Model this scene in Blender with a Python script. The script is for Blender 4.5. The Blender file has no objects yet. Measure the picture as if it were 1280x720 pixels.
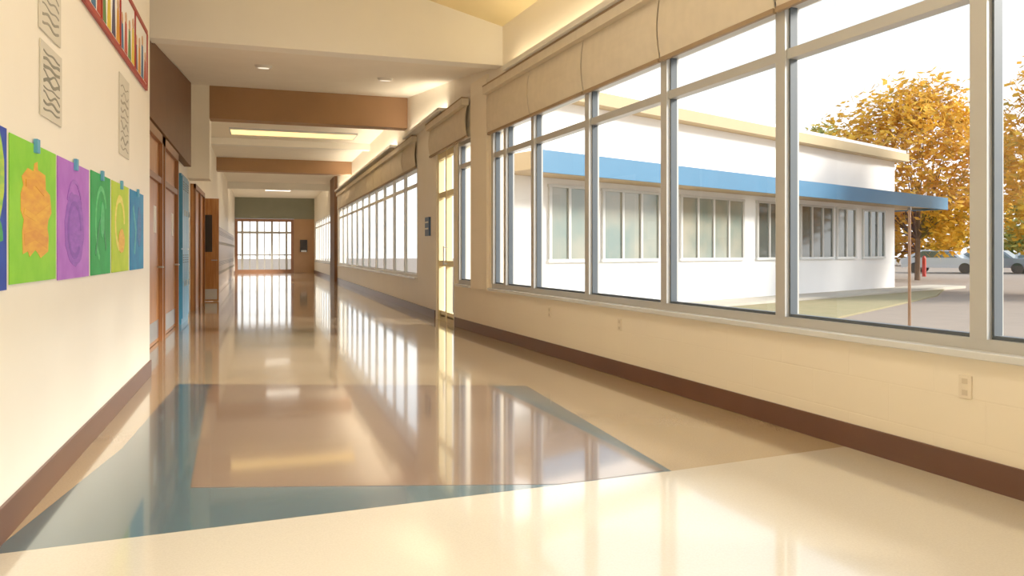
import bpy, math, random
from mathutils import Vector, Matrix
random.seed(7)
S = bpy.context.scene
C = bpy.context.collection

# ---------------------------------------------------------------- materials
def lin(c):
    out = []
    for v in c:
        v = v / 255.0
        out.append(v / 12.92 if v <= 0.04045 else ((v + 0.055) / 1.055) ** 2.4)
    return out
def mat(name, col, rough=0.6, var=0.06, scale=3.0, spec=0.4, metal=0.0, coat=0.0, bump=0.0, col2=None, bscale=60.0, stretch=None, coat_rough=0.05, blocks=False):
    m = bpy.data.materials.new(name); m.use_nodes = True
    nt = m.node_tree; b = nt.nodes['Principled BSDF']
    c = lin(col)
    c2 = lin(col2) if col2 else [max(0, v * (1 - var * 2)) for v in c]
    tc = nt.nodes.new('ShaderNodeTexCoord')
    mp = nt.nodes.new('ShaderNodeMapping')
    if stretch: mp.inputs['Scale'].default_value = stretch
    nt.links.new(tc.outputs['Object'], mp.inputs['Vector'])
    n = nt.nodes.new('ShaderNodeTexNoise'); n.inputs['Scale'].default_value = scale; n.inputs['Detail'].default_value = 5
    nt.links.new(mp.outputs['Vector'], n.inputs['Vector'])
    r = nt.nodes.new('ShaderNodeValToRGB')
    r.color_ramp.elements[0].position = 0.35; r.color_ramp.elements[1].position = 0.65
    r.color_ramp.elements[0].color = (*c2, 1); r.color_ramp.elements[1].color = (*c, 1)
    nt.links.new(n.outputs['Fac'], r.inputs['Fac']); nt.links.new(r.outputs['Color'], b.inputs['Base Color'])
    b.inputs['Roughness'].default_value = rough; b.inputs['Specular IOR Level'].default_value = spec
    b.inputs['Metallic'].default_value = metal; b.inputs['Coat Weight'].default_value = coat
    b.inputs['Coat Roughness'].default_value = coat_rough
    if blocks:
        sp = nt.nodes.new('ShaderNodeSeparateXYZ'); cb = nt.nodes.new('ShaderNodeCombineXYZ')
        nt.links.new(tc.outputs['Object'], sp.inputs[0]); nt.links.new(sp.outputs['Y'], cb.inputs['X']); nt.links.new(sp.outputs['Z'], cb.inputs['Y'])
        br = nt.nodes.new('ShaderNodeTexBrick'); br.inputs['Scale'].default_value = 1.0
        br.inputs['Brick Width'].default_value = .6; br.inputs['Row Height'].default_value = .22; br.inputs['Mortar Size'].default_value = .006; br.inputs['Mortar Smooth'].default_value = .6
        nt.links.new(cb.outputs[0], br.inputs['Vector'])
        bp = nt.nodes.new('ShaderNodeBump'); bp.inputs['Strength'].default_value = .3; bp.inputs['Distance'].default_value = 0.004; bp.invert = True
        nt.links.new(br.outputs['Fac'], bp.inputs['Height']); nt.links.new(bp.outputs['Normal'], b.inputs['Normal'])
    elif bump:
        n2 = nt.nodes.new('ShaderNodeTexNoise'); n2.inputs['Scale'].default_value = bscale
        nt.links.new(tc.outputs['Object'], n2.inputs['Vector'])
        bp = nt.nodes.new('ShaderNodeBump'); bp.inputs['Strength'].default_value = bump; bp.inputs['Distance'].default_value = 0.01
        nt.links.new(n2.outputs['Fac'], bp.inputs['Height']); nt.links.new(bp.outputs['Normal'], b.inputs['Normal'])
    return m
def emis(name, col, strength):
    m = bpy.data.materials.new(name); m.use_nodes = True
    b = m.node_tree.nodes['Principled BSDF']
    b.inputs['Base Color'].default_value = (*lin(col), 1)
    b.inputs['Emission Color'].default_value = (*lin(col), 1); b.inputs['Emission Strength'].default_value = strength
    return m
def glassmat(name, tint=(255, 255, 255), g=0.07):
    m = bpy.data.materials.new(name); m.use_nodes = True; nt = m.node_tree
    nt.nodes.remove(nt.nodes['Principled BSDF'])
    t = nt.nodes.new('ShaderNodeBsdfTransparent'); t.inputs['Color'].default_value = (*lin(tint), 1)
    gl = nt.nodes.new('ShaderNodeBsdfGlossy'); gl.inputs['Roughness'].default_value = 0.02
    mx = nt.nodes.new('ShaderNodeMixShader'); mx.inputs[0].default_value = g
    nt.links.new(t.outputs[0], mx.inputs[1]); nt.links.new(gl.outputs[0], mx.inputs[2])
    nt.links.new(mx.outputs[0], nt.nodes['Material Output'].inputs['Surface'])
    return m

M_WALL = mat('wall_paint_cream', (250, 241, 224), 0.45, 0.015, 1.5, bump=0.05, bscale=120)
M_WALLR = mat('wall_paint_warm', (248, 235, 210), 0.4, 0.012, 1.5, blocks=True)
M_CEIL = mat('ceiling_paint', (251, 242, 226), 0.8, 0.015, 2.0)
M_CEILY = mat('ceiling_sunlit_yellow', (244, 224, 170), 0.8, 0.02, 2.0)  # yellow sunlight on the near ceiling, put into its base colour
M_HEAD = mat('header_paint', (251, 246, 235), 0.7, 0.01, 2.0)
M_BEAM = mat('beam_tan', (174, 132, 94), 0.6, 0.04, 2.0)
M_BROWN = mat('bulkhead_brown', (112, 74, 44), 0.6, 0.05, 2.0)
M_BASE = mat('baseboard_rubber_brown', (98, 64, 50), 0.35, 0.04, 4.0)
FR = dict(rough=.15, spec=.6, coat=.8, coat_rough=.06)
M_FLOOR = mat('terrazzo_tan', (186, 162, 128), var=0.06, scale=110.0, **FR)
M_FLOORF = mat('terrazzo_cream', (210, 199, 178), var=0.035, scale=110.0, **FR)
M_BLUE = mat('terrazzo_blue', (82, 108, 116), var=0.16, scale=110.0, **FR)
M_BRN = mat('terrazzo_rose_brown', (132, 108, 92), var=0.10, scale=110.0, **FR)
M_FRAME = mat('window_frame_aluminium', (190, 189, 185), 0.35, 0.01, 5.0, metal=0.25)
M_FRAMEF = mat('window_frame_cream', (232, 228, 218), 0.4, 0.01, 5.0)
M_GASK = mat('window_gasket_dark', (74, 82, 90), 0.5, 0.02, 5.0)
M_SILL = mat('sill_stone', (214, 215, 213), 0.25, 0.01, 8.0)
M_GLASS = glassmat('window_glass', (252, 254, 253), 0.05)
M_SHADE = mat('shade_fabric', (224, 210, 186), 0.85, 0.03, 8.0, bump=0.1, bscale=200)
M_SHADE2 = mat('shade_bar', (156, 130, 100), 0.6, 0.03, 8.0)
M_WOOD = mat('wood_orange', (192, 132, 76), 0.35, 0.1, 3.0, col2=(168, 106, 56), stretch=(8, 8, 0.7))
M_WOODF = mat('wood_frame', (146, 92, 52), 0.4, 0.1, 3.0, stretch=(8, 8, 0.7))
M_LBLUE = mat('locker_blue', (60, 134, 172), 0.35, 0.03, 3.0)
M_LGREY = mat('locker_greybrown', (170, 148, 128), 0.4, 0.03, 3.0)
M_METAL = mat('brushed_metal', (190, 190, 188), 0.3, 0.03, 20.0, metal=0.9)
M_DARK = mat('dark_plastic', (48, 42, 38), 0.5, 0.03, 5.0)
M_PLATE = mat('outlet_plate', (238, 224, 198), 0.4, 0.01, 5.0)
M_PLATED = mat('outlet_slots', (214, 198, 170), 0.5, 0.01, 5.0)
M_SIGNB = mat('sign_blue', (60, 90, 130), 0.4, 0.02, 5.0)
M_WHITE = mat('paper_white', (238, 234, 226), 0.7, 0.01, 5.0)
M_ENDW = mat('end_wall_greygreen', (130, 130, 112), 0.7, 0.03, 2.0)
M_FRAMEB = mat('door_frame_redbrown', (146, 100, 72), 0.45, 0.03, 2.0)
M_MULL = mat('door_mullion_grey', (176, 170, 158), 0.45, 0.03, 2.0)
M_FILLT = emis('fill_diffuser', (255, 242, 220), 4.0)  # glow for the added far ceiling troffers
M_LAMPS = emis('lamp_diffuser_dim', (255, 240, 214), .35)
M_LAMPW = emis('lamp_panel_warm', (255, 212, 130), .75)
M_FILLH = emis('fill_panel_hall', (255, 243, 222), 4.0)  # glow for added fill lamps out of view in the hall
M_FILL = emis('fill_glow', (255, 240, 214), 4.8)  # added fill glow, for the far cove and the strips behind the beams
M_FILLM = emis('fill_glow_middle', (255, 240, 214), 4.4)  # added fill glow for the middle ceiling
M_FILL2 = emis('fill_glow_soft', (255, 234, 194), 3.2)  # added fill glow for the near ceiling and upper wall

# ---------------------------------------------------------------- mesh builder
class MB:
    def __init__(s): s.v = []; s.f = []; s.m = []; s.mats = []
    def mi(s, m):
        if m not in s.mats: s.mats.append(m)
        return s.mats.index(m)
    def add(s, vs, fs, m):
        o = len(s.v); s.v += [tuple(v) for v in vs]; k = s.mi(m)
        for f in fs: s.f.append([i + o for i in f]); s.m.append(k)
    def box(s, x0, x1, y0, y1, z0, z1, m):
        vs = [(x, y, z) for z in (z0, z1) for y in (y0, y1) for x in (x0, x1)]
        s.add(vs, [(0, 2, 3, 1), (4, 5, 7, 6), (0, 1, 5, 4), (2, 6, 7, 3), (0, 4, 6, 2), (1, 3, 7, 5)], m)
    def hexa(s, b, t, m):
        s.add(list(b) + list(t), [(3, 2, 1, 0), (4, 5, 6, 7), (0, 1, 5, 4), (1, 2, 6, 5), (2, 3, 7, 6), (3, 0, 4, 7)], m)
    def prism(s, pts, z0, z1, m):
        n = len(pts)
        vs = [(x, y, z0) for x, y in pts] + [(x, y, z1) for x, y in pts]
        fs = [tuple(range(n))[::-1], tuple(range(n, 2 * n))] + [(i, (i + 1) % n, n + (i + 1) % n, n + i) for i in range(n)]
        s.add(vs, fs, m)
    def prismx(s, pts, x0, x1, m):
        n = len(pts)
        vs = [(x0, y, z) for y, z in pts] + [(x1, y, z) for y, z in pts]
        fs = [tuple(range(n))[::-1], tuple(range(n, 2 * n))] + [(i, (i + 1) % n, n + (i + 1) % n, n + i) for i in range(n)]
        s.add(vs, fs, m)
    def cyl(s, p0, p1, r0, r1, m, n=12):
        p0 = Vector(p0); p1 = Vector(p1); d = (p1 - p0).normalized()
        a = d.orthogonal().normalized(); b = d.cross(a)
        vs = []
        for p, r in ((p0, r0), (p1, r1)):
            for i in range(n):
                t = 2 * math.pi * i / n; vs.append(p + (a * math.cos(t) + b * math.sin(t)) * r)
        fs = [tuple(range(n))[::-1], tuple(range(n, 2 * n))] + [(i, (i + 1) % n, n + (i + 1) % n, n + i) for i in range(n)]
        s.add(vs, fs, m)
    def done(s, name, loc=(0, 0, 0), rz=0.0, bevel=0.0, recenter=True):
        me = bpy.data.meshes.new(name)
        vs = s.v; off = Vector((0, 0, 0))
        if recenter and vs:
            xs = [v[0] for v in vs]; ys = [v[1] for v in vs]; zs = [v[2] for v in vs]
            off = Vector(((min(xs) + max(xs)) / 2, (min(ys) + max(ys)) / 2, min(zs)))
            vs = [(v[0] - off.x, v[1] - off.y, v[2] - off.z) for v in vs]
        me.from_pydata(vs, [], s.f); me.update()
        for m in s.mats: me.materials.append(m)
        for p, k in zip(me.polygons, s.m): p.material_index = k
        ob = bpy.data.objects.new(name, me); C.objects.link(ob)
        ob.matrix_world = Matrix.Translation(loc) @ Matrix.Rotation(rz, 4, 'Z') @ Matrix.Translation(off)
        if bevel:
            bv = ob.modifiers.new('bevel', 'BEVEL'); bv.width = bevel; bv.segments = 2; bv.limit_method = 'ANGLE'
        return ob

WR_LOC = (3.651, 0, 0); WR_A = 0.054
LX = -1.02
LX2 = -1.35
RX = 3.0
YB = -5.0
YE = 46.0
SH = 12.1
LE = 8.2

# ---------------------------------------------------------------- floor
fl = MB(); fl.prism([(-1.6, YB - .2), (3.95, YB - .2), (3.66, 2), (3.3, SH), (3.3, YE + .2), (-1.6, YE + .2)], -0.10, 0.0, M_FLOOR); fl.done('floor')
a = MB(); a.prism([(LX, YB), (3.9, YB), (3.44, 3.86), (2.14, 3.72), (LX, 3.53)], 0.0, 0.0015, M_FLOORF); a.done('floor_inlay_cream')
a = MB(); a.prism([(LX, 3.53), (2.14, 3.72), (2.27, 6.5), (-.71, 7.58), (-.80, 5.2)], 0.0, 0.0015, M_BLUE); a.done('floor_inlay_blue')
a = MB(); a.prism([(-.335, 4.22), (1.47, 3.69), (2.1, 3.74), (1.98, 6.6), (-.434, 7.47)], 0.0015, 0.003, M_BRN); a.done('floor_inlay_brown')

# ---------------------------------------------------------------- near right window wall
w = MB(); w.box(0, .3, YB, SH, 0, .66, M_WALLR); w.done('wall_right', WR_LOC, WR_A)
w = MB(); w.box(0, .3, YB, SH, 2.95, 4.6, M_WALL); w.done('wall_right_upper', WR_LOC, WR_A)
w = MB(); w.box(0, .3, 10.40, 11.25, .66, 2.95, M_WALLR); w.box(-.04, 0, 10.46, 11.18, .66, 3.72, M_WALLR); w.done('wall_right_pier', WR_LOC, WR_A)
w = MB(); w.box(0, .3, 11.98, SH, .66, 2.95, M_WALLR); w.done('wall_right_jamb', WR_LOC, WR_A)
w = MB(); w.box(0, .3, YB, YB + .3, .66, 2.95, M_WALLR); w.done('wall_right_back', WR_LOC, WR_A)
b = MB(); b.box(-.018, 0, YB, SH, 0, .15, M_BASE); b.done('baseboard_right', WR_LOC, WR_A, bevel=.004)
b = MB(); b.box(-.05, .04, YB + .3, 10.40, .655, .695, M_SILL); b.box(-.05, .04, 11.25, 11.98, .655, .695, M_SILL); b.done('trim_window_sill', WR_LOC, WR_A, bevel=.006)

def window(name, y0, y1, mulls, z0, z1, zt, loc, rz, w_=0.075, n0=0.02, n1=0.13, glass=M_GLASS, frame=M_FRAME, gask=M_GASK):
    g = MB()
    g.box(n0, n1, y0, y1, z0, z0 + .06, frame)
    g.box(n0, n1, y0, y1, z1 - .07, z1, frame)
    if zt: g.box(n0 + .01, n1 - .01, y0, y1, zt - .035, zt + .035, frame)
    g.box(n0 + .03, n1 - .03, y0, y1, z0 + .06, z0 + .08, gask)
    for q in mulls:
        g.box(n0 - .01, n1, q - w_ / 2, q + w_ / 2, z0 + .06, z1 - .07, frame)
        g.box(n0 + .025, n1 - .025, q - w_ / 2 - .014, q + w_ / 2 + .014, z0 + .06, z1 - .07, gask)
    mid = (n0 + n1) / 2
    g.add([(mid, y0, z0), (mid, y1, z0), (mid, y1, z1), (mid, y0, z1)], [(0, 1, 2, 3)], glass)
    return g.done(name, loc, rz)
mu = [3.0 + 1.475 * k for k in range(-5, 5)]
mulls = [YB + .34] + mu + [9.86, 10.36]
window('window_1', YB + .3, 10.40, mulls, .695, 2.95, 2.56, WR_LOC, WR_A, w_=.095)
window('window_2', 11.25, 11.98, [11.29, 11.94], .695, 2.95, 2.56, WR_LOC, WR_A)

def shade(y0, y1, loc, rz, zb=2.88):
    g = MB()
    n = 8
    for i in range(n):
        za = zb + (3.42 - zb) * i / n; zc_ = zb + (3.42 - zb) * (i + 1) / n
        xa = -.03 - .03 * math.sin(math.pi * i / n); xc = -.03 - .03 * math.sin(math.pi * (i + 1) / n)
        g.hexa([(xa, y0, za), (xa + .008, y0, za), (xa + .008, y1, za), (xa, y1, za)],
               [(xc, y0, zc_), (xc + .008, y0, zc_), (xc + .008, y1, zc_), (xc, y1, zc_)], M_SHADE)
    g.box(-.045, -.012, y0, y1, zb - .03, zb + .004, M_SHADE2)
    g.box(-.11, -.003, y0 - .01, y1 + .01, 3.42, 3.52, M_SHADE)
    g.box(-.115, -.003, y0 - .01, y1 + .01, 3.52, 3.54, M_SHADE2)
    return g.done('roller_shade', loc, rz)
for i in range(len(mu) - 1):
    shade(mu[i] + .012, mu[i + 1] - .012, WR_LOC, WR_A)
shade(mu[-1] + .012, 10.42, WR_LOC, WR_A)
def outlet(y, z, loc=WR_LOC, rz=WR_A):
    g = MB(); g.box(-.01, 0, y - .036, y + .036, z - .058, z + .058, M_PLATE)
    for dz in (-.03, .03): g.box(-.012, -.01, y - .016, y + .016, z + dz - .014, z + dz + .014, M_PLATED)
    g.done('wall_outlet', loc, rz, bevel=.002)
outlet(3.06, .50); outlet(6.7, .50); outlet(8.35, .50)

# ---------------------------------------------------------------- far right wall
X0, X1 = RX, RX + .3
for nm, y0, y1, z0, z1 in (('wall_right_far_jamb', 12.1, 12.2, 0, 4.7), ('wall_right_far_lintel', 12.2, 13.5, 2.95, 4.7), ('wall_right_far', 13.5, 15.2, 0, 4.7),
                           ('wall_right_far_lower', 15.2, 31.4, 0, .66), ('wall_right_far_upper', 15.2, 31.4, 2.95, 4.7), ('wall_right_far_pier', 31.4, 35, 0, 4.7),
                           ('wall_right_end_lower', 35, 45, 0, .66), ('wall_right_end_upper', 35, 45, 2.95, 4.7), ('wall_right_end', 45, YE, 0, 4.7)):
    w = MB(); w.box(X0, X1, y0, y1, z0, z1, M_WALL); w.done(nm)
b = MB(); b.box(RX - .018, RX, 13.55, 32, 0, .15, M_BASE); b.box(RX - .018, RX, 34, YE, 0, .15, M_BASE); b.done('baseboard_right_far')
b = MB(); b.box(RX - .05, RX + .04, 15.2, 31.4, .655, .695, M_SILL); b.box(RX - .05, RX + .04, 35, 45, .655, .695, M_SILL); b.done('trim_window_sill_far')
m2 = [15.24 + 16.12 / 11 * i for i in range(12)]
window('window_3', 15.2, 31.4, m2, .695, 2.95, 2.56, (RX, 0, 0), 0, n0=.01, n1=.07, frame=M_FRAMEF, gask=M_FRAME)
m3 = [35.04 + 9.92 / 7 * i for i in range(8)]
window('window_4', 35, 45, m3, .695, 2.95, 2.56, (RX, 0, 0), 0, n0=.01, n1=.07, frame=M_FRAMEF, gask=M_FRAME)
for i in range(11): shade(m2[i] + .02, m2[i + 1] - .02, (RX, 0, 0), 0, 2.92)
shade(11.25, 13.9, (RX, 0, 0), 0, 2.96)
b = MB(); b.box(RX - .12, RX, 32, 34, 0, 4.3, M_BROWN); b.done('trim_brown_pier')
M_DOORF = mat('door_frame_sunlit_yellow', (240, 222, 170), 0.4, 0.02, 3.0)  # sunlight's yellow tint is put into the frame colour
g = MB()
for y in (12.25, 12.86, 13.45): g.box(RX + .03, RX + .13, y - .045, y + .045, 0, 2.945, M_DOORF)
for z in (.12, 1.0, 2.2, 2.89): g.box(RX + .04, RX + .12, 12.25, 13.45, z - .05, z + .05, M_DOORF)
g.box(RX + .04, RX + .12, 12.25, 13.45, 0, .1, M_DOORF)
g.cyl((RX - .03, 12.78, .98), (RX - .03, 12.78, 1.3), .012, .012, M_METAL)
g.cyl((RX - .03, 12.78, 1.0), (RX + .04, 12.78, 1.0), .01, .01, M_METAL); g.cyl((RX - .03, 12.78, 1.28), (RX + .04, 12.78, 1.28), .01, .01, M_METAL)
g.add([(RX + .08, 12.25, .05), (RX + .08, 13.45, .05), (RX + .08, 13.45, 2.9), (RX + .08, 12.25, 2.9)], [(0, 1, 2, 3)], M_GLASS)
g.done('door_1')
g = MB(); g.box(RX - .04, RX, 13.95, 14.3, 1.5, 1.85, M_SIGNB); g.box(RX - .045, RX - .04, 13.99, 14.26, 1.62, 1.65, M_WHITE); g.box(RX - .045, RX - .04, 13.99, 14.26, 1.74, 1.77, M_WHITE); g.done('room_sign', bevel=.004)

def fill_cove(x0, x1, y0, y1, z, loc, rz, m):  # added glowing trough, lip hides it from below; brightens ceiling and wall
    g = MB()
    g.box(x0, x1, y0, y1, z, z + .012, M_FRAMEF); g.box(x0, x0 + .012, y0, y1, z + .012, z + .06, M_FRAMEF)
    g.box(x0, x1, y0, y0 + .012, z + .012, z + .06, M_FRAMEF)
    g.box(x0 + .03, x1 - .02, y0 + .02, y1 - .02, z + .012, z + .025, m)
    g.done('added_cove_glow', loc, rz)
fill_cove(-.16, -.003, YB + .4, 9.5, 3.545, WR_LOC, WR_A, M_FILL2)
fill_cove(-.17, -.003, 12.6, 16.0, 3.56, (RX, 0, 0), 0, M_FILLM)
fill_cove(-.17, -.003, 17.6, 31.4, 3.6, (RX, 0, 0), 0, M_FILL)

# ---------------------------------------------------------------- left walls
w = MB(); w.box(LX2 - .2, LX, YB, LE, 0, 5.3, M_WALL); w.done('wall_left')
b = MB(); b.box(LX, LX + .018, YB, LE, 0, .15, M_BASE); b.done('baseboard_left', bevel=.004)
w = MB(); w.box(LX2 - .2, LX2, LE, YE, 0, 5.3, M_WALL); w.done('wall_left_far')
b = MB(); b.box(LX2, LX2 + .018, 20.4, 24.9, 0, .15, M_BASE); b.box(LX2, LX2 + .018, 40.1, YE, 0, .15, M_BASE); b.done('baseboard_left_far')
b = MB(); b.box(LX2, LX2 + .12, LE, 9.88, 2.8, 4.9, M_BROWN); b.box(LX2, LX2 + .12, 10.16, 15.6, 2.8, 3.74, M_BROWN)
b.hexa([(LX2, 10.16, 3.74), (LX2 + .12, 10.16, 3.74), (LX2 + .12, 15.6, 3.74), (LX2, 15.6, 3.74)], [(LX2, 10.16, 3.745), (LX2 + .12, 10.16, 3.745), (LX2 + .12, 15.6, 4.38), (LX2, 15.6, 4.38)], M_BROWN)
b.box(LX2, LX2 + .12, 9.88, 10.16, 2.8, 3.7, M_BROWN); b.done('trim_brown_bulkhead')
def wood_door(y0, y1, name):
    g = MB(); x = LX2 + .002
    g.box(x, x + .10, y0, y0 + .09, 0, 2.78, M_WOODF); g.box(x, x + .10, y1 - .09, y1, 0, 2.78, M_WOODF)
    g.box(x, x + .10, y0, y1, 2.66, 2.78, M_WOODF); g.box(x, x + .09, y0 + .09, y1 - .09, 2.12, 2.2, M_WOODF)
    g.box(x, x + .05, y0 + .09, y1 - .09, .01, 2.12, M_WOOD); g.box(x, x + .05, y0 + .09, y1 - .09, 2.2, 2.66, M_WOOD)
    g.box(x + .05, x + .056, y0 + .22, y0 + .42, 1.1, 1.9, M_DARK)
    g.box(x + .05, x + .056, y0 + .13, y1 - .13, .06, .3, M_METAL)
    g.cyl((x + .05, y1 - .2, 1.0), (x + .12, y1 - .2, 1.0), .014, .014, M_METAL)
    g.cyl((x + .12, y1 - .2, 1.0), (x + .12, y1 - .34, 1.0), .011, .011, M_METAL)
    g.box(x + .05, x + .054, y1 - .6, y1 - .35, 1.45, 1.8, M_WHITE)
    return g.done(name)
wood_door(8.3, 9.6, 'door_2'); wood_door(9.9, 11.4, 'door_3'); wood_door(11.6, 13.5, 'door_4')
def lockers(name, y0, y1, h, m, wd=.38, dep=.12):
    g = MB(); x = LX2 + .002
    g.box(x, x + dep, y0, y1, 0, h, m)
    n = int((y1 - y0) / wd); ww = (y1 - y0) / n
    for i in range(n):
        ya = y0 + i * ww + .012; yb = y0 + (i + 1) * ww - .012
        for z0, z1 in ((.1, h / 2 - .01), (h / 2 + .01, h - .04)):
            g.box(x + dep, x + dep + .018, ya, yb, z0, z1, m)
            for k in range(4): g.box(x + dep + .018, x + dep + .021, ya + .08, yb - .08, z1 - .1 - k * .04, z1 - .085 - k * .04, M_DARK)
            g.box(x + dep + .018, x + dep + .034, yb - .07, yb - .04, (z0 + z1) / 2 - .05, (z0 + z1) / 2 + .05, M_METAL)
    return g.done(name)
lockers('locker_bank', 13.7, 14.9, 2.5, M_LBLUE)
lockers('locker_bank', 25, 40, 2.0, M_LGREY, wd=.5)
b = MB(); b.box(LX2, -.95, 16.3, 16.9, 2.65, 4.5, M_WALL); b.done('wall_left_soffit')
g = MB(); x = LX2 + .002; g.box(x, x + .06, 16.95, 19.8, 0, 2.6, M_WOOD)
for y in (17.0, 18.35, 19.7): g.box(x + .06, x + .1, y - .05, y + .05, 0, 2.6, M_WOODF)
g.box(x + .06, x + .1, 16.95, 19.75, 2.5, 2.6, M_WOODF)
g.done('wood_wall_panel')
g = MB(); g.box(LX2 + .02, -.95, 20.0, 20.05, .01, 2.5, M_WOOD); g.box(-1.27, -1.1, 19.99, 20.0, 1.2, 2.1, M_DARK)
g.box(LX2 + .02, -.99, 19.985, 20.0, .05, .3, M_METAL); g.cyl((-1.0, 20.0, 1.0), (-1.0, 19.93, 1.0), .015, .015, M_METAL)
g.cyl((-1.0, 19.93, 1.0), (-1.12, 19.93, 1.0), .012, .012, M_METAL)
g.done('door_5')

# ---------------------------------------------------------------- ceilings, beams
def zc(x): return 4.25 + (3.1 - x) * .25
c = MB()
c.hexa([(-1.5, YB - .2, zc(-1.5)), (4.0, YB - .2, zc(4.0)), (4.0, 9.95, zc(4.0)), (-1.5, 9.95, zc(-1.5))],
       [(-1.5, YB - .2, 5.75), (4.0, YB - .2, 5.75), (4.0, 9.95, 5.75), (-1.5, 9.95, 5.75)], M_CEILY)
c.done('ceiling')
c = MB(); y0, y1 = 9.9, 10.15
c.hexa([(LX2, y0, 3.72), (3.12, y0, 3.72), (3.12, y1, 3.72), (LX2, y1, 3.72)],
       [(LX2, y0, zc(LX2)), (3.12, y0, zc(3.12)), (3.12, y1, zc(3.12)), (LX2, y1, zc(LX2))], M_HEAD)
c.done('trim_header_beam')
tl = math.atan(.75 / 6.2)
def z2(y): return 3.75 + (y - 10.15) * .75 / 6.2
c = MB()
c.hexa([(LX2 - .1, 10.15, 3.75), (3.25, 10.15, 3.75), (3.25, 16.35, 4.5), (LX2 - .1, 16.35, 4.5)],
       [(LX2 - .1, 10.15, 5.2), (3.25, 10.15, 5.2), (3.25, 16.35, 5.2), (LX2 - .1, 16.35, 5.2)], M_CEIL)
c.done('ceiling_middle')
c = MB(); c.box(LX2 - .1, 3.25, 16.7, YE + .2, 4.3, 4.8, M_CEIL); c.done('ceiling_far')
c = MB(); c.box(-.95, RX, 16.3, 16.7, 3.85, 4.55, M_BEAM); c.done('trim_beam_tan')
c = MB(); c.box(LX2, RX, 26.8, 27.3, 3.86, 4.3, M_BEAM); c.done('trim_beam_tan_far')
c = MB(); c.box(LX2, RX, 22.2, 22.5, 4.12, 4.3, M_HEAD); c.done('trim_beam_cream')
c = MB(); c.box(LX2, RX, 36.0, 36.4, 4.0, 4.3, M_HEAD); c.done('trim_beam_cream_far')

def ceil_lamp(name, x, y, z, sx, sy, m, tilt=0.0):
    g = MB()
    g.box(-sx / 2 - .03, sx / 2 + .03, -sy / 2 - .03, -sy / 2, -.05, .0, M_FRAME); g.box(-sx / 2 - .03, sx / 2 + .03, sy / 2, sy / 2 + .03, -.05, .0, M_FRAME)
    g.box(-sx / 2 - .03, -sx / 2, -sy / 2, sy / 2, -.05, .0, M_FRAME); g.box(sx / 2, sx / 2 + .03, -sy / 2, sy / 2, -.05, .0, M_FRAME)
    g.box(-sx / 2, sx / 2, -sy / 2, sy / 2, -.035, .0, m)
    ob = g.done(name, recenter=False)
    ob.matrix_world = Matrix.Translation((x, y, z)) @ Matrix.Rotation(tilt, 4, 'X')
    return ob
for x, y in ((.05, 12.0), (1.95, 12.6)):
    g = MB(); g.cyl((0, 0, -.04), (0, 0, .0), .11, .13, M_FRAMEF, 24); g.cyl((0, 0, -.045), (0, 0, -.04), .08, .08, M_LAMPS, 24)
    ob = g.done('ceiling_downlight', recenter=False); ob.matrix_world = Matrix.Translation((x, y, z2(y))) @ Matrix.Rotation(tl, 4, 'X')
ceil_lamp('luminous_ceiling_panel', .85, 20.8, 4.3, 3.1, .9, M_LAMPW)
for y in (31, 40): ceil_lamp('added_fill_troffer_far', .85, y, 4.3, 1.2, .3, M_FILLT)  # added troffers that brighten the far corridor
def fill_washer(x0, x1, y, z, m=M_FILL):  # added fill strip, unseen behind a beam, lifts the ceiling beyond
    g = MB()
    g.box(x0, x1, y, y + .03, z - .02, z + .12, M_FRAMEF)
    g.box(x0, x1, y + .03, y + .16, z - .02, z - .005, M_FRAMEF)
    g.hexa([(x0, y + .03, z - .005), (x1, y + .03, z - .005), (x1, y + .15, z - .005), (x0, y + .15, z - .005)],
           [(x0, y + .03, z + .09), (x1, y + .03, z + .09), (x1, y + .05, z + .09), (x0, y + .05, z + .09)], m)
    g.done('added_beam_fill')
fill_washer(-.8, 2.8, 16.7, 3.95)
fill_washer(-.8, 2.8, 27.3, 3.95)
fill_washer(-.8, 2.8, 36.4, 4.08)
for y in (-2.5, 0.8, 4.0):  # added pendants above the view, fill light up and down
    g = MB(); xa, xb = .2, 1.8; z = 4.25
    g.box(xa, xb, y - .12, y + .12, z, z + .09, M_FRAMEF)
    g.box(xa + .04, xb - .04, y - .1, y + .1, z - .012, z, M_FILLH); g.box(xa + .04, xb - .04, y - .1, y + .1, z + .09, z + .1, M_FILLH)
    for xx in (xa + .2, xb - .2): g.cyl((xx, y, z + .09), (xx, y, zc(xx)), .008, .008, M_METAL, 8)
    g.done('added_fill_pendant')
for y in (-1.0, 2.5, 6.0):  # added unseen ceiling panels, more fill for the near hall
    g = ceil_lamp('added_fill_troffer_hall', 1.0, y, zc(1.0) - .02, 1.2, .9, M_FILLH)
    g.matrix_world = Matrix.Translation((1.0, y, zc(1.0) - .015)) @ Matrix.Rotation(math.atan(.25), 4, 'Y')

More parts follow.
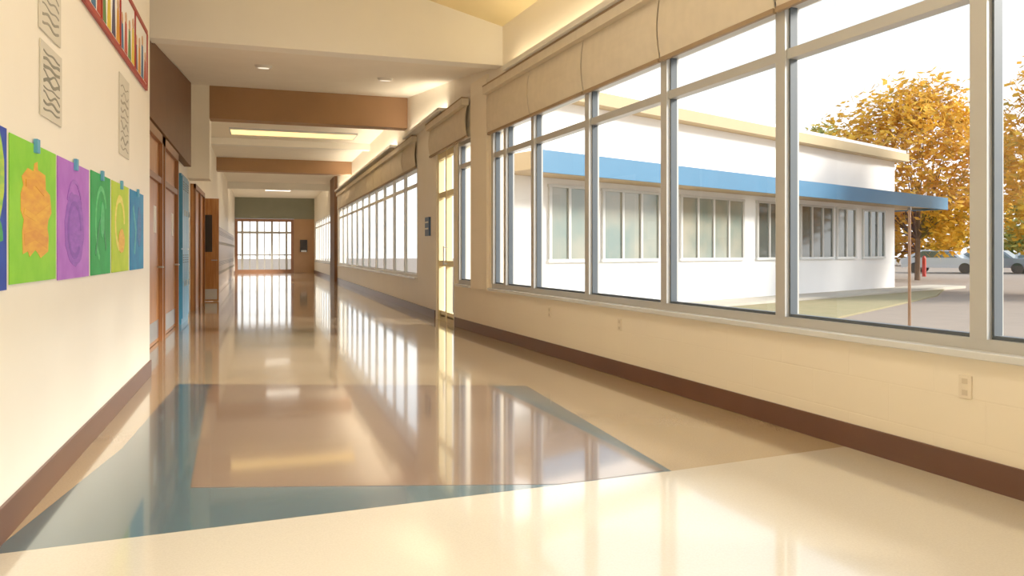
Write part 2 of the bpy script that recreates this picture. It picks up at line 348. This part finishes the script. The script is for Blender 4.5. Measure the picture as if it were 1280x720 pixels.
# ---------------------------------------------------------------- end wall with glazed doors
w = MB(); w.box(LX2 - .1, 3.2, YE, YE + .2, 3.1, 4.5, M_ENDW); w.done('wall_end_upper')
w = MB(); w.box(1.86, 3.2, YE, YE + .2, 0, 3.1, M_BEAM); w.done('wall_end')
g = MB(); N = 8; xe = 1.855; xs = [LX2 + (xe - LX2) * i / N for i in range(N + 1)]
for i, x in enumerate(xs):
    ww = .06 if i % 2 == 0 else .12
    if i in (0, N): g.box(x if i == 0 else x - .16, x + .16 if i == 0 else x, YE - .02, YE + .14, 0, 3.08, M_FRAMEB)
    else: g.box(x - ww / 2, x + ww / 2, YE + .02, YE + .14, 0, 3.05, M_MULL)
for i in range(N):
    if i % 2 == 0: g.box(xs[i + 1] - .12, xs[i + 1] - .09, YE - .04, YE + .02, .9, 1.3, M_DARK)
for z, m, t in ((0.0, M_FRAMEB, .2), (1.0, M_MULL, .07), (2.25, M_MULL, .12), (2.93, M_FRAMEB, .16)): g.box(LX2, xe, YE + .01, YE + .13, z, z + t, m)
g.add([(LX2, YE + .08, 0), (xe, YE + .08, 0), (xe, YE + .08, 3.09), (LX2, YE + .08, 3.09)], [(0, 1, 2, 3)], M_GLASS)
g.done('door_6')
g = MB(); g.box(2.2, 2.6, YE - .15, YE, 1.2, 1.9, M_DARK); g.box(2.25, 2.55, YE - .3, YE - .15, 1.2, 1.3, M_METAL); g.done('drinking_fountain')
w = MB(); w.box(-1.5, 4.0, YB - .2, YB, 0, 5.6, M_WALL); w.done('wall_back')

# ---------------------------------------------------------------- left wall paintings
PX = LX + .002
def art(y0, y1, z0, z1, bg, bg2, strokes, clip=True):
    g = MB(); x = PX
    g.box(x, x + .004, y0, y1, z0, z1, mat('paper_paint', bg, .6, .04, 5.0, col2=bg2))
    k = 0
    for pts, colr, c2 in strokes:
        k += 1
        P = [(y0 + (y1 - y0) * p[0], z0 + (z1 - z0) * p[1]) for p in pts]
        g.prismx(P, x + .004, x + .0045 + .0006 * k, mat('brush_paint', colr, .5, .07, 12.0, col2=c2, stretch=(1, .6, 2.5)))
    if clip: g.box(x + .004, x + .02, (y0 + y1) / 2 - .025, (y0 + y1) / 2 + .025, z1 - .04, z1 + .025, mat('clip_blue', (90, 164, 204)))
    return g.done('childrens_painting')
def blob(cx, cy, rx, ry, n=30, j=.07):
    return [(cx + rx * math.cos(2 * math.pi * i / n) * (1 + random.uniform(-j, j)), cy + ry * math.sin(2 * math.pi * i / n) * (1 + random.uniform(-j, j))) for i in range(n)]
def stroke(pts, w_):
    L = []; R = []
    for i, p in enumerate(pts):
        q0 = pts[max(0, i - 1)]; q1 = pts[min(len(pts) - 1, i + 1)]
        dx, dy = q1[0] - q0[0], q1[1] - q0[1]; l = math.hypot(dx, dy) or 1
        ww = w_ * random.uniform(.85, 1.12) / 2
        L.append((p[0] - dy / l * ww, p[1] + dx / l * ww)); R.append((p[0] + dy / l * ww, p[1] - dx / l * ww))
    return L + R[::-1]
def arc(cx, cy, rx, ry, a0, a1, n=14): return [(cx + rx * math.cos(a0 + (a1 - a0) * i / n), cy + ry * math.sin(a0 + (a1 - a0) * i / n)) for i in range(n + 1)]
Z0, Z1 = 1.05, 1.72
art(2.95, 3.74, Z0 - .01, Z1, (10, 64, 175), (4, 42, 150), [(stroke(arc(.5, .7, .42, .45, -1.6, 1.2), .08), (180, 212, 50), (110, 190, 70)), (stroke(arc(.6, .3, .3, .2, 0, 3), .07), (50, 170, 80), (30, 140, 60))])
art(3.78, 4.56, Z0 + .01, Z1 - .01, (140, 214, 44), (118, 202, 30), [
    ([(.24, .20), (.34, .22), (.38, .18), (.5, .23), (.55, .21), (.62, .17), (.8, .22), (.81, .34), (.78, .40), (.80, .46), (.88, .52), (.86, .6), (.84, .66), (.74, .69), (.73, .80), (.56, .82), (.55, .88), (.48, .86), (.46, .80), (.34, .81), (.22, .74), (.25, .68), (.20, .62), (.20, .5), (.26, .44), (.23, .36)], (236, 174, 14), (222, 144, 6)),
    (stroke([(.27, .3), (.5, .34), (.78, .28)], .08), (228, 156, 8), (216, 134, 4)), (stroke([(.26, .5), (.5, .46), (.82, .56)], .05), (240, 188, 30), (228, 158, 12)), (stroke([(.3, .7), (.5, .72), (.7, .66)], .05), (230, 160, 10), (220, 142, 6))])
art(4.60, 5.38, Z0, Z1 - .01, (184, 112, 216), (164, 88, 202), [(blob(.5, .42, .30, .33), (150, 74, 198), (130, 56, 184)), (stroke(arc(.5, .42, .2, .23, 0, 5.6, 22), .05), (128, 54, 186), (112, 42, 170)), (stroke(arc(.5, .48, .26, .36, .4, 2.6, 18), .04), (164, 88, 206), (142, 68, 190))])
art(5.44, 6.10, Z0, Z1, (30, 170, 84), (16, 148, 66), [(stroke(arc(.5, .5, .28, .36, .5, 4.4, 20), .06), (76, 200, 112), (46, 180, 88)), (stroke([(.2, .2), (.4, .5), (.55, .62), (.75, .25)], .06), (16, 142, 74), (10, 124, 60)), (blob(.55, .55, .1, .18), (60, 188, 102), (34, 170, 84))])
art(6.16, 6.90, Z0, Z1, (196, 220, 50), (172, 208, 30), [(stroke(arc(.45, .55, .26, .28, 0, 4.6, 20), .08), (240, 232, 104), (230, 214, 56)), (blob(.55, .35, .18, .14), (242, 190, 30), (230, 164, 18))])
art(6.98, 7.74, Z0, Z1, (18, 140, 192), (10, 114, 180), [(stroke([(.2, .8), (.4, .5), (.3, .2)], .1), (44, 170, 184), (28, 150, 174)), (blob(.65, .55, .15, .25), (14, 112, 180), (8, 94, 164))])
def print_(y0, y1, z0, z1, dark):
    g = MB(); g.box(PX, PX + .006, y0, y1, z0, z1, mat('print_paper', (214, 206, 188), .7, .02))
    d = mat('print_ink', dark, .6, .03)
    n = 9
    for i in range(n):
        za = z0 + (z1 - z0) * (.06 + .86 * i / n)
        ph = random.uniform(0, 6); am = random.uniform(.3, 1.0)
        pts = [(y0 + (y1 - y0) * (.12 + .76 * k / 10), za + (z1 - z0) * .04 * am * math.sin(k * .9 + ph) + .02) for k in range(11)]
        g.prismx(stroke(pts, random.uniform(.008, .02)), PX + .006, PX + .0075, d)
    g.done('wall_print')
print_(4.24, 4.66, 2.29, 2.74, (146, 140, 124))
print_(4.26, 4.68, 1.87, 2.24, (136, 132, 116))
print_(6.47, 6.92, 1.95, 2.57, (156, 146, 126))
g = MB(); R = mat('frame_red', (160, 36, 34), .45, .02)
y0, y1, z0, z1 = 5.0, 7.9, 2.74, 3.24
g.box(PX, PX + .01, y0, y1, z0, z1, M_WHITE)
for za, zb in ((z0 - .03, z0 + .01), (z1 - .01, z1 + .03)): g.box(PX, PX + .02, y0, y1, za, zb, R)
for k in range(5):
    yy = y0 + (y1 - y0) * k / 4; g.box(PX, PX + .02, yy - .012, yy + .012, z0, z1, R)
cols = [(70, 60, 90), (210, 140, 30), (50, 100, 140), (180, 60, 40), (80, 120, 60), (222, 190, 50)]
for k in range(16):
    yy = y0 + .12 + k * .178; hh = random.uniform(.30, .44); mm = mat('figure', cols[k % 6], .6, .03); sk = mat('figure_skin', (206, 158, 120), .6, .02)
    g.prismx([(yy - .07, z0 + .03), (yy + .07, z0 + .03), (yy + .035, z0 + hh * .75), (yy - .035, z0 + hh * .75)], PX + .01, PX + .013, mm)
    g.prismx([(yy + .04 * math.cos(t * .785), z0 + hh * .85 + .045 * math.sin(t * .785)) for t in range(8)], PX + .01, PX + .014, sk)
g.done('framed_banner')

# ---------------------------------------------------------------- exterior
M_ASPH = mat('asphalt', (134, 120, 108), .9, .05, 2.0, spec=.1)
M_GRASS = mat('dry_grass', (142, 130, 100), .95, .08, 3.0, spec=.05, col2=(132, 124, 92))
M_CONC = mat('concrete_walk', (178, 170, 156), .85, .03, 2.0, spec=.1)
M_BW = mat('building_white', (240, 238, 236), .7, .01, 2.0)
M_BEAVE = mat('building_eave', (176, 154, 116), .7, .02, 2.0)
M_BBLUE = mat('canopy_blue', (50, 106, 142), .5, .03, 2.0)
M_BSOF = mat('canopy_soffit', (178, 154, 120), .7, .02, 2.0)
M_BGL = mat('building_glass', (104, 120, 114), .08, .1, .8, spec=.8, col2=(146, 142, 126))
M_BGLD = mat('building_glass_dark', (72, 80, 76), .08, .1, .8, spec=.8)
g = MB(); g.box(-60, 160, -60, 160, -.3, -.12, M_ASPH); g.done('ground_asphalt')
FD = Vector((.9225, .386)); FN = Vector((.386, -.9225)); FC = Vector((21.08, 21.34))
def P(aX, off):
    t = (aX - FC.x) / FD.x; q = FC + FD * t + FN * off; return (q.x, q.y)
g = MB(); g.prism([P(3.9, 0), P(3.9, 1.2), P(24, 1.2), P(24, 0)], -.12, -.03, M_CONC); g.done('sidewalk')
g = MB(); g.prism([P(5.6, 1.25), P(7.6, 4.6), P(18, 2.6), P(22, 1.25)], -.12, -.08, M_GRASS); g.done('lawn')
def bbox_(mb, xa, xb, o0, o1, z0, z1, m): mb.prism([P(xa, o1), P(xb, o1), P(xb, o0), P(xa, o0)], z0, z1, m)
g = MB()
g.prism([P(3.75, 0), P(21.08, 0), P(21.08, -11), (8.2, 25.5)], -.12, 4.35, M_BW)
g.prism([P(3.85, .35), P(21.4, .35), P(21.4, -11.2), (8.2, 25.8)], 4.35, 4.62, M_BEAVE)
g.prism([P(4.0, .3), P(21.3, .3), P(21.3, -11), (8.4, 25.6)], 4.62, 4.72, M_BW)
bbox_(g, 4.4, 22.7, 0, 1.0, 2.74, 3.08, M_BSOF)
bbox_(g, 4.4, 22.8, 1.0, 1.06, 2.70, 3.12, M_BBLUE)
g.prism([P(22.7, 1.0), P(22.8, 1.06), P(22.8, -3), P(22.7, -3)], 2.70, 3.12, M_BBLUE)
g.prism([P(21.08, 0), P(22.7, 1.0), P(22.7, -3), P(21.08, -3)], 2.74, 3.08, M_BSOF)
for xa, xb, n, gm in ((5.7, 6.74, 2, M_BGL), (7.2, 9.0, 3, M_BGL), (9.8, 12.3, 4, M_BGL), (12.95, 14.05, 2, M_BGLD), (15.1, 16.9, 3, M_BGLD), (17.15, 18.3, 2, M_BGLD), (18.8, 20.25, 3, M_BGLD)):
    bbox_(g, xa, xb, 0, .02, 1.05, 2.55, gm)
    bbox_(g, xa - .05, xb + .05, 0, .07, .98, 1.05, M_SILL); bbox_(g, xa - .05, xb + .05, 0, .06, 2.55, 2.61, M_FRAME)
    for i in range(n + 1):
        xx = xa + (xb - xa) * i / n; bbox_(g, xx - .035, xx + .035, 0, .06, 1.05, 2.55, M_FRAME)
g.done('school_building')
g = MB(); g.cyl((9.24, 9.07, -.12), (9.24, 9.07, 1.83), .024, .02, mat('post_brown', (136, 98, 68)), 10)
g.cyl((9.24, 9.07, 1.83), (9.24, 9.07, 1.87), .03, .025, M_DARK, 10); g.done('wooden_post')

def leafmat(name, a_, b_, c_):
    m = bpy.data.materials.new(name); m.use_nodes = True; nt = m.node_tree; b = nt.nodes['Principled BSDF']
    tc = nt.nodes.new('ShaderNodeTexCoord'); n = nt.nodes.new('ShaderNodeTexNoise'); n.inputs['Scale'].default_value = 1.6; n.inputs['Detail'].default_value = 6
    nt.links.new(tc.outputs['Object'], n.inputs['Vector'])
    r = nt.nodes.new('ShaderNodeValToRGB'); e = r.color_ramp.elements
    e[0].position = .36; e[0].color = (*lin(a_), 1); e[1].position = .64; e[1].color = (*lin(c_), 1)
    k = e.new(.5); k.color = (*lin(b_), 1)
    nt.links.new(n.outputs['Fac'], r.inputs['Fac']); nt.links.new(r.outputs['Color'], b.inputs['Base Color'])
    b.inputs['Roughness'].default_value = .7; b.inputs['Specular IOR Level'].default_value = .1
    tr = nt.nodes.new('ShaderNodeBsdfTranslucent'); nt.links.new(r.outputs['Color'], tr.inputs['Color'])
    mx = nt.nodes.new('ShaderNodeMixShader'); mx.inputs[0].default_value = .4
    nt.links.new(b.outputs[0], mx.inputs[1]); nt.links.new(tr.outputs[0], mx.inputs[2]); nt.links.new(mx.outputs[0], nt.nodes['Material Output'].inputs['Surface'])
    return m
M_LEAFY = leafmat('leaves_yellow', (160, 132, 50), (216, 156, 44), (232, 188, 66))
M_LEAFG = leafmat('leaves_green', (124, 136, 78), (174, 160, 78), (214, 180, 84))
M_BARK = mat('bark', (104, 78, 58), .9, .1, 6.0)
def tree(name, x, y, h, blobs, nleaf, size, lm, tr=.16):
    g = MB()
    g.cyl((0, 0, -.12), (0.05, 0, h * .45), tr, tr * .65, M_BARK, 10)
    for bx, by, bz, r in blobs:
        g.cyl((0.05, 0, h * .2), (bx * .8, by * .8, bz), tr * .35, tr * .12, M_BARK, 6)
    tot = sum(b[3] ** 2 for b in blobs)
    for bx, by, bz, r in blobs:
        for i in range(int(nleaf * r * r / tot)):
            d = Vector((random.gauss(0, 1), random.gauss(0, 1), random.gauss(0, 1))).normalized()
            rr = r * (random.random() ** .45) * random.uniform(.8, 1.2)
            p = Vector((bx, by, bz)) + d * rr
            a_ = Vector((random.gauss(0, 1), random.gauss(0, 1), random.gauss(0, 1))).normalized(); b_ = a_.orthogonal().normalized()
            s_ = size * random.uniform(.6, 1.3)
            g.add([p - a_ * s_, p + b_ * s_ * .5, p + a_ * s_, p - b_ * s_ * .5], [(0, 1, 2, 3)], lm)
    return g.done(name, (x, y, 0), 0, recenter=False)
def blobs(h, w_, n, zlo=.32):
    out = []
    for i in range(n):
        t = zlo + (1 - zlo) * (i + .5) / n
        rad = w_ * math.sin(math.pi * min(1, (t - zlo) / (1 - zlo) * .82 + .14))
        an = i * 2.4
        out.append((math.cos(an) * rad * .76, math.sin(an) * rad * .76, h * t * .93, w_ * random.uniform(.24, .38)))
    return out
tree('autumn_tree', 29.2, 28.2, 9.0, blobs(9.0, 4.7, 30, .26), 15000, .18, M_LEAFY, .13)
tree('autumn_tree', 23.8, 15.8, 7.0, blobs(8.0, 3.9, 24, .22), 13000, .14, M_LEAFY, .12)
tree('autumn_tree', 31.0, 37.2, 8.0, blobs(8.6, 3.4, 16, .2), 7000, .2, M_LEAFG)
tree('autumn_tree', 52, 31.0, 7.5, blobs(8.4, 3.6, 14, .2), 6000, .24, M_LEAFY)
for i, (x, y) in enumerate(((60, 58), (68, 52), (75, 45), (80, 36), (52, 64), (84, 26), (44, 70), (36, 72))):
    tree('background_tree', x, y, 6.5, blobs(6 + i % 3, 4.8, 12, .1), 3000, .42, M_LEAFG if i % 2 else M_LEAFY)

def car(x, y, rz, col):
    g = MB(); body = mat('car_paint', col, .25, .01, coat=.6); gl = M_BGLD
    prof = [(-2.2, .35), (2.2, .35), (2.25, .75), (1.2, .95), (.6, 1.42), (-1.1, 1.45), (-1.9, 1.0), (-2.25, .9)]
    n = len(prof); vs = []
    for yy in (-.85, .85):
        for px, pz in prof: vs.append((px, yy * (.8 if pz > 1.2 else 1), pz))
    g.add(vs, [tuple(range(n)), tuple(range(n, 2 * n))[::-1]] + [((i + 1) % n, i, n + i, n + (i + 1) % n) for i in range(n)], body)
    for s_ in (-1, 1):
        g.add([(-1.6, s_ * .87, .98), (1.0, s_ * .87, .98), (.5, s_ * .72, 1.36), (-1.0, s_ * .72, 1.38)], [(0, 1, 2, 3)], gl)
        for wx in (-1.4, 1.4): g.cyl((wx, s_ * .7, .33), (wx, s_ * .88, .33), .33, .33, M_DARK, 16)
    ob = g.done('parked_car', (x, y, -.12), rz, recenter=False); return ob
for x, y, c_, r_ in ((40.6, 37.2, (190, 192, 194), -1.1), (43.6, 36.2, (110, 116, 124), -1.1), (46.4, 34.8, (200, 200, 200), -1.1), (43.5, 28.8, (200, 200, 198), -1.0), (42.6, 25.5, (150, 50, 40), -1.0), (57, 39, (110, 114, 120), -.6), (45.2, 49, (200, 198, 194), -.4)):
    car(x, y, r_, c_)
hr = mat('hydrant_red', (180, 36, 26))
g = MB(); g.cyl((33.9, 32.3, -.12), (33.9, 32.3, .85), .1, .1, hr, 12); g.cyl((33.9, 32.3, .85), (33.9, 32.3, 1.0), .11, .03, hr, 12); g.done('red_bollard')

# ---------------------------------------------------------------- world, sun, camera
W = bpy.data.worlds.new('World'); S.world = W; W.use_nodes = True; nt = W.node_tree
bg = nt.nodes['Background']; tc = nt.nodes.new('ShaderNodeTexCoord'); sp = nt.nodes.new('ShaderNodeSeparateXYZ')
r = nt.nodes.new('ShaderNodeValToRGB'); nt.links.new(tc.outputs['Generated'], sp.inputs[0]); nt.links.new(sp.outputs['Z'], r.inputs['Fac'])
e = r.color_ramp.elements; e[0].position = 0.0; e[0].color = (1.0, .98, .95, 1); e[1].position = .6; e[1].color = (.48, .58, .72, 1)
k = e.new(.1); k.color = (.76, .77, .77, 1); k = e.new(.3); k.color = (.44, .49, .52, 1)
nt.links.new(r.outputs['Color'], bg.inputs['Color']); bg.inputs['Strength'].default_value = 1.0
sun = bpy.data.lights.new('sun', 'SUN'); sun.energy = 3.7; sun.angle = math.radians(14); sun.color = (1.0, .94, .85)
so = bpy.data.objects.new('sun', sun); C.objects.link(so)
d = Vector((.8, -.42, .46)).normalized(); so.rotation_euler = d.to_track_quat('Z', 'Y').to_euler(); so.location = (20, -12, 15)

cam = bpy.data.cameras.new('camera'); co = bpy.data.objects.new('camera', cam); C.objects.link(co)
cam.sensor_width = 36; cam.lens = 27.0; cam.shift_y = -45 / 1280; cam.clip_end = 500
co.location = (0, 0, 1.2); co.rotation_euler = (math.radians(90), 0, -math.radians(18.17))
S.camera = co
S.view_settings.view_transform = 'Standard'; S.view_settings.exposure = 1.22; S.view_settings.gamma = 1.18
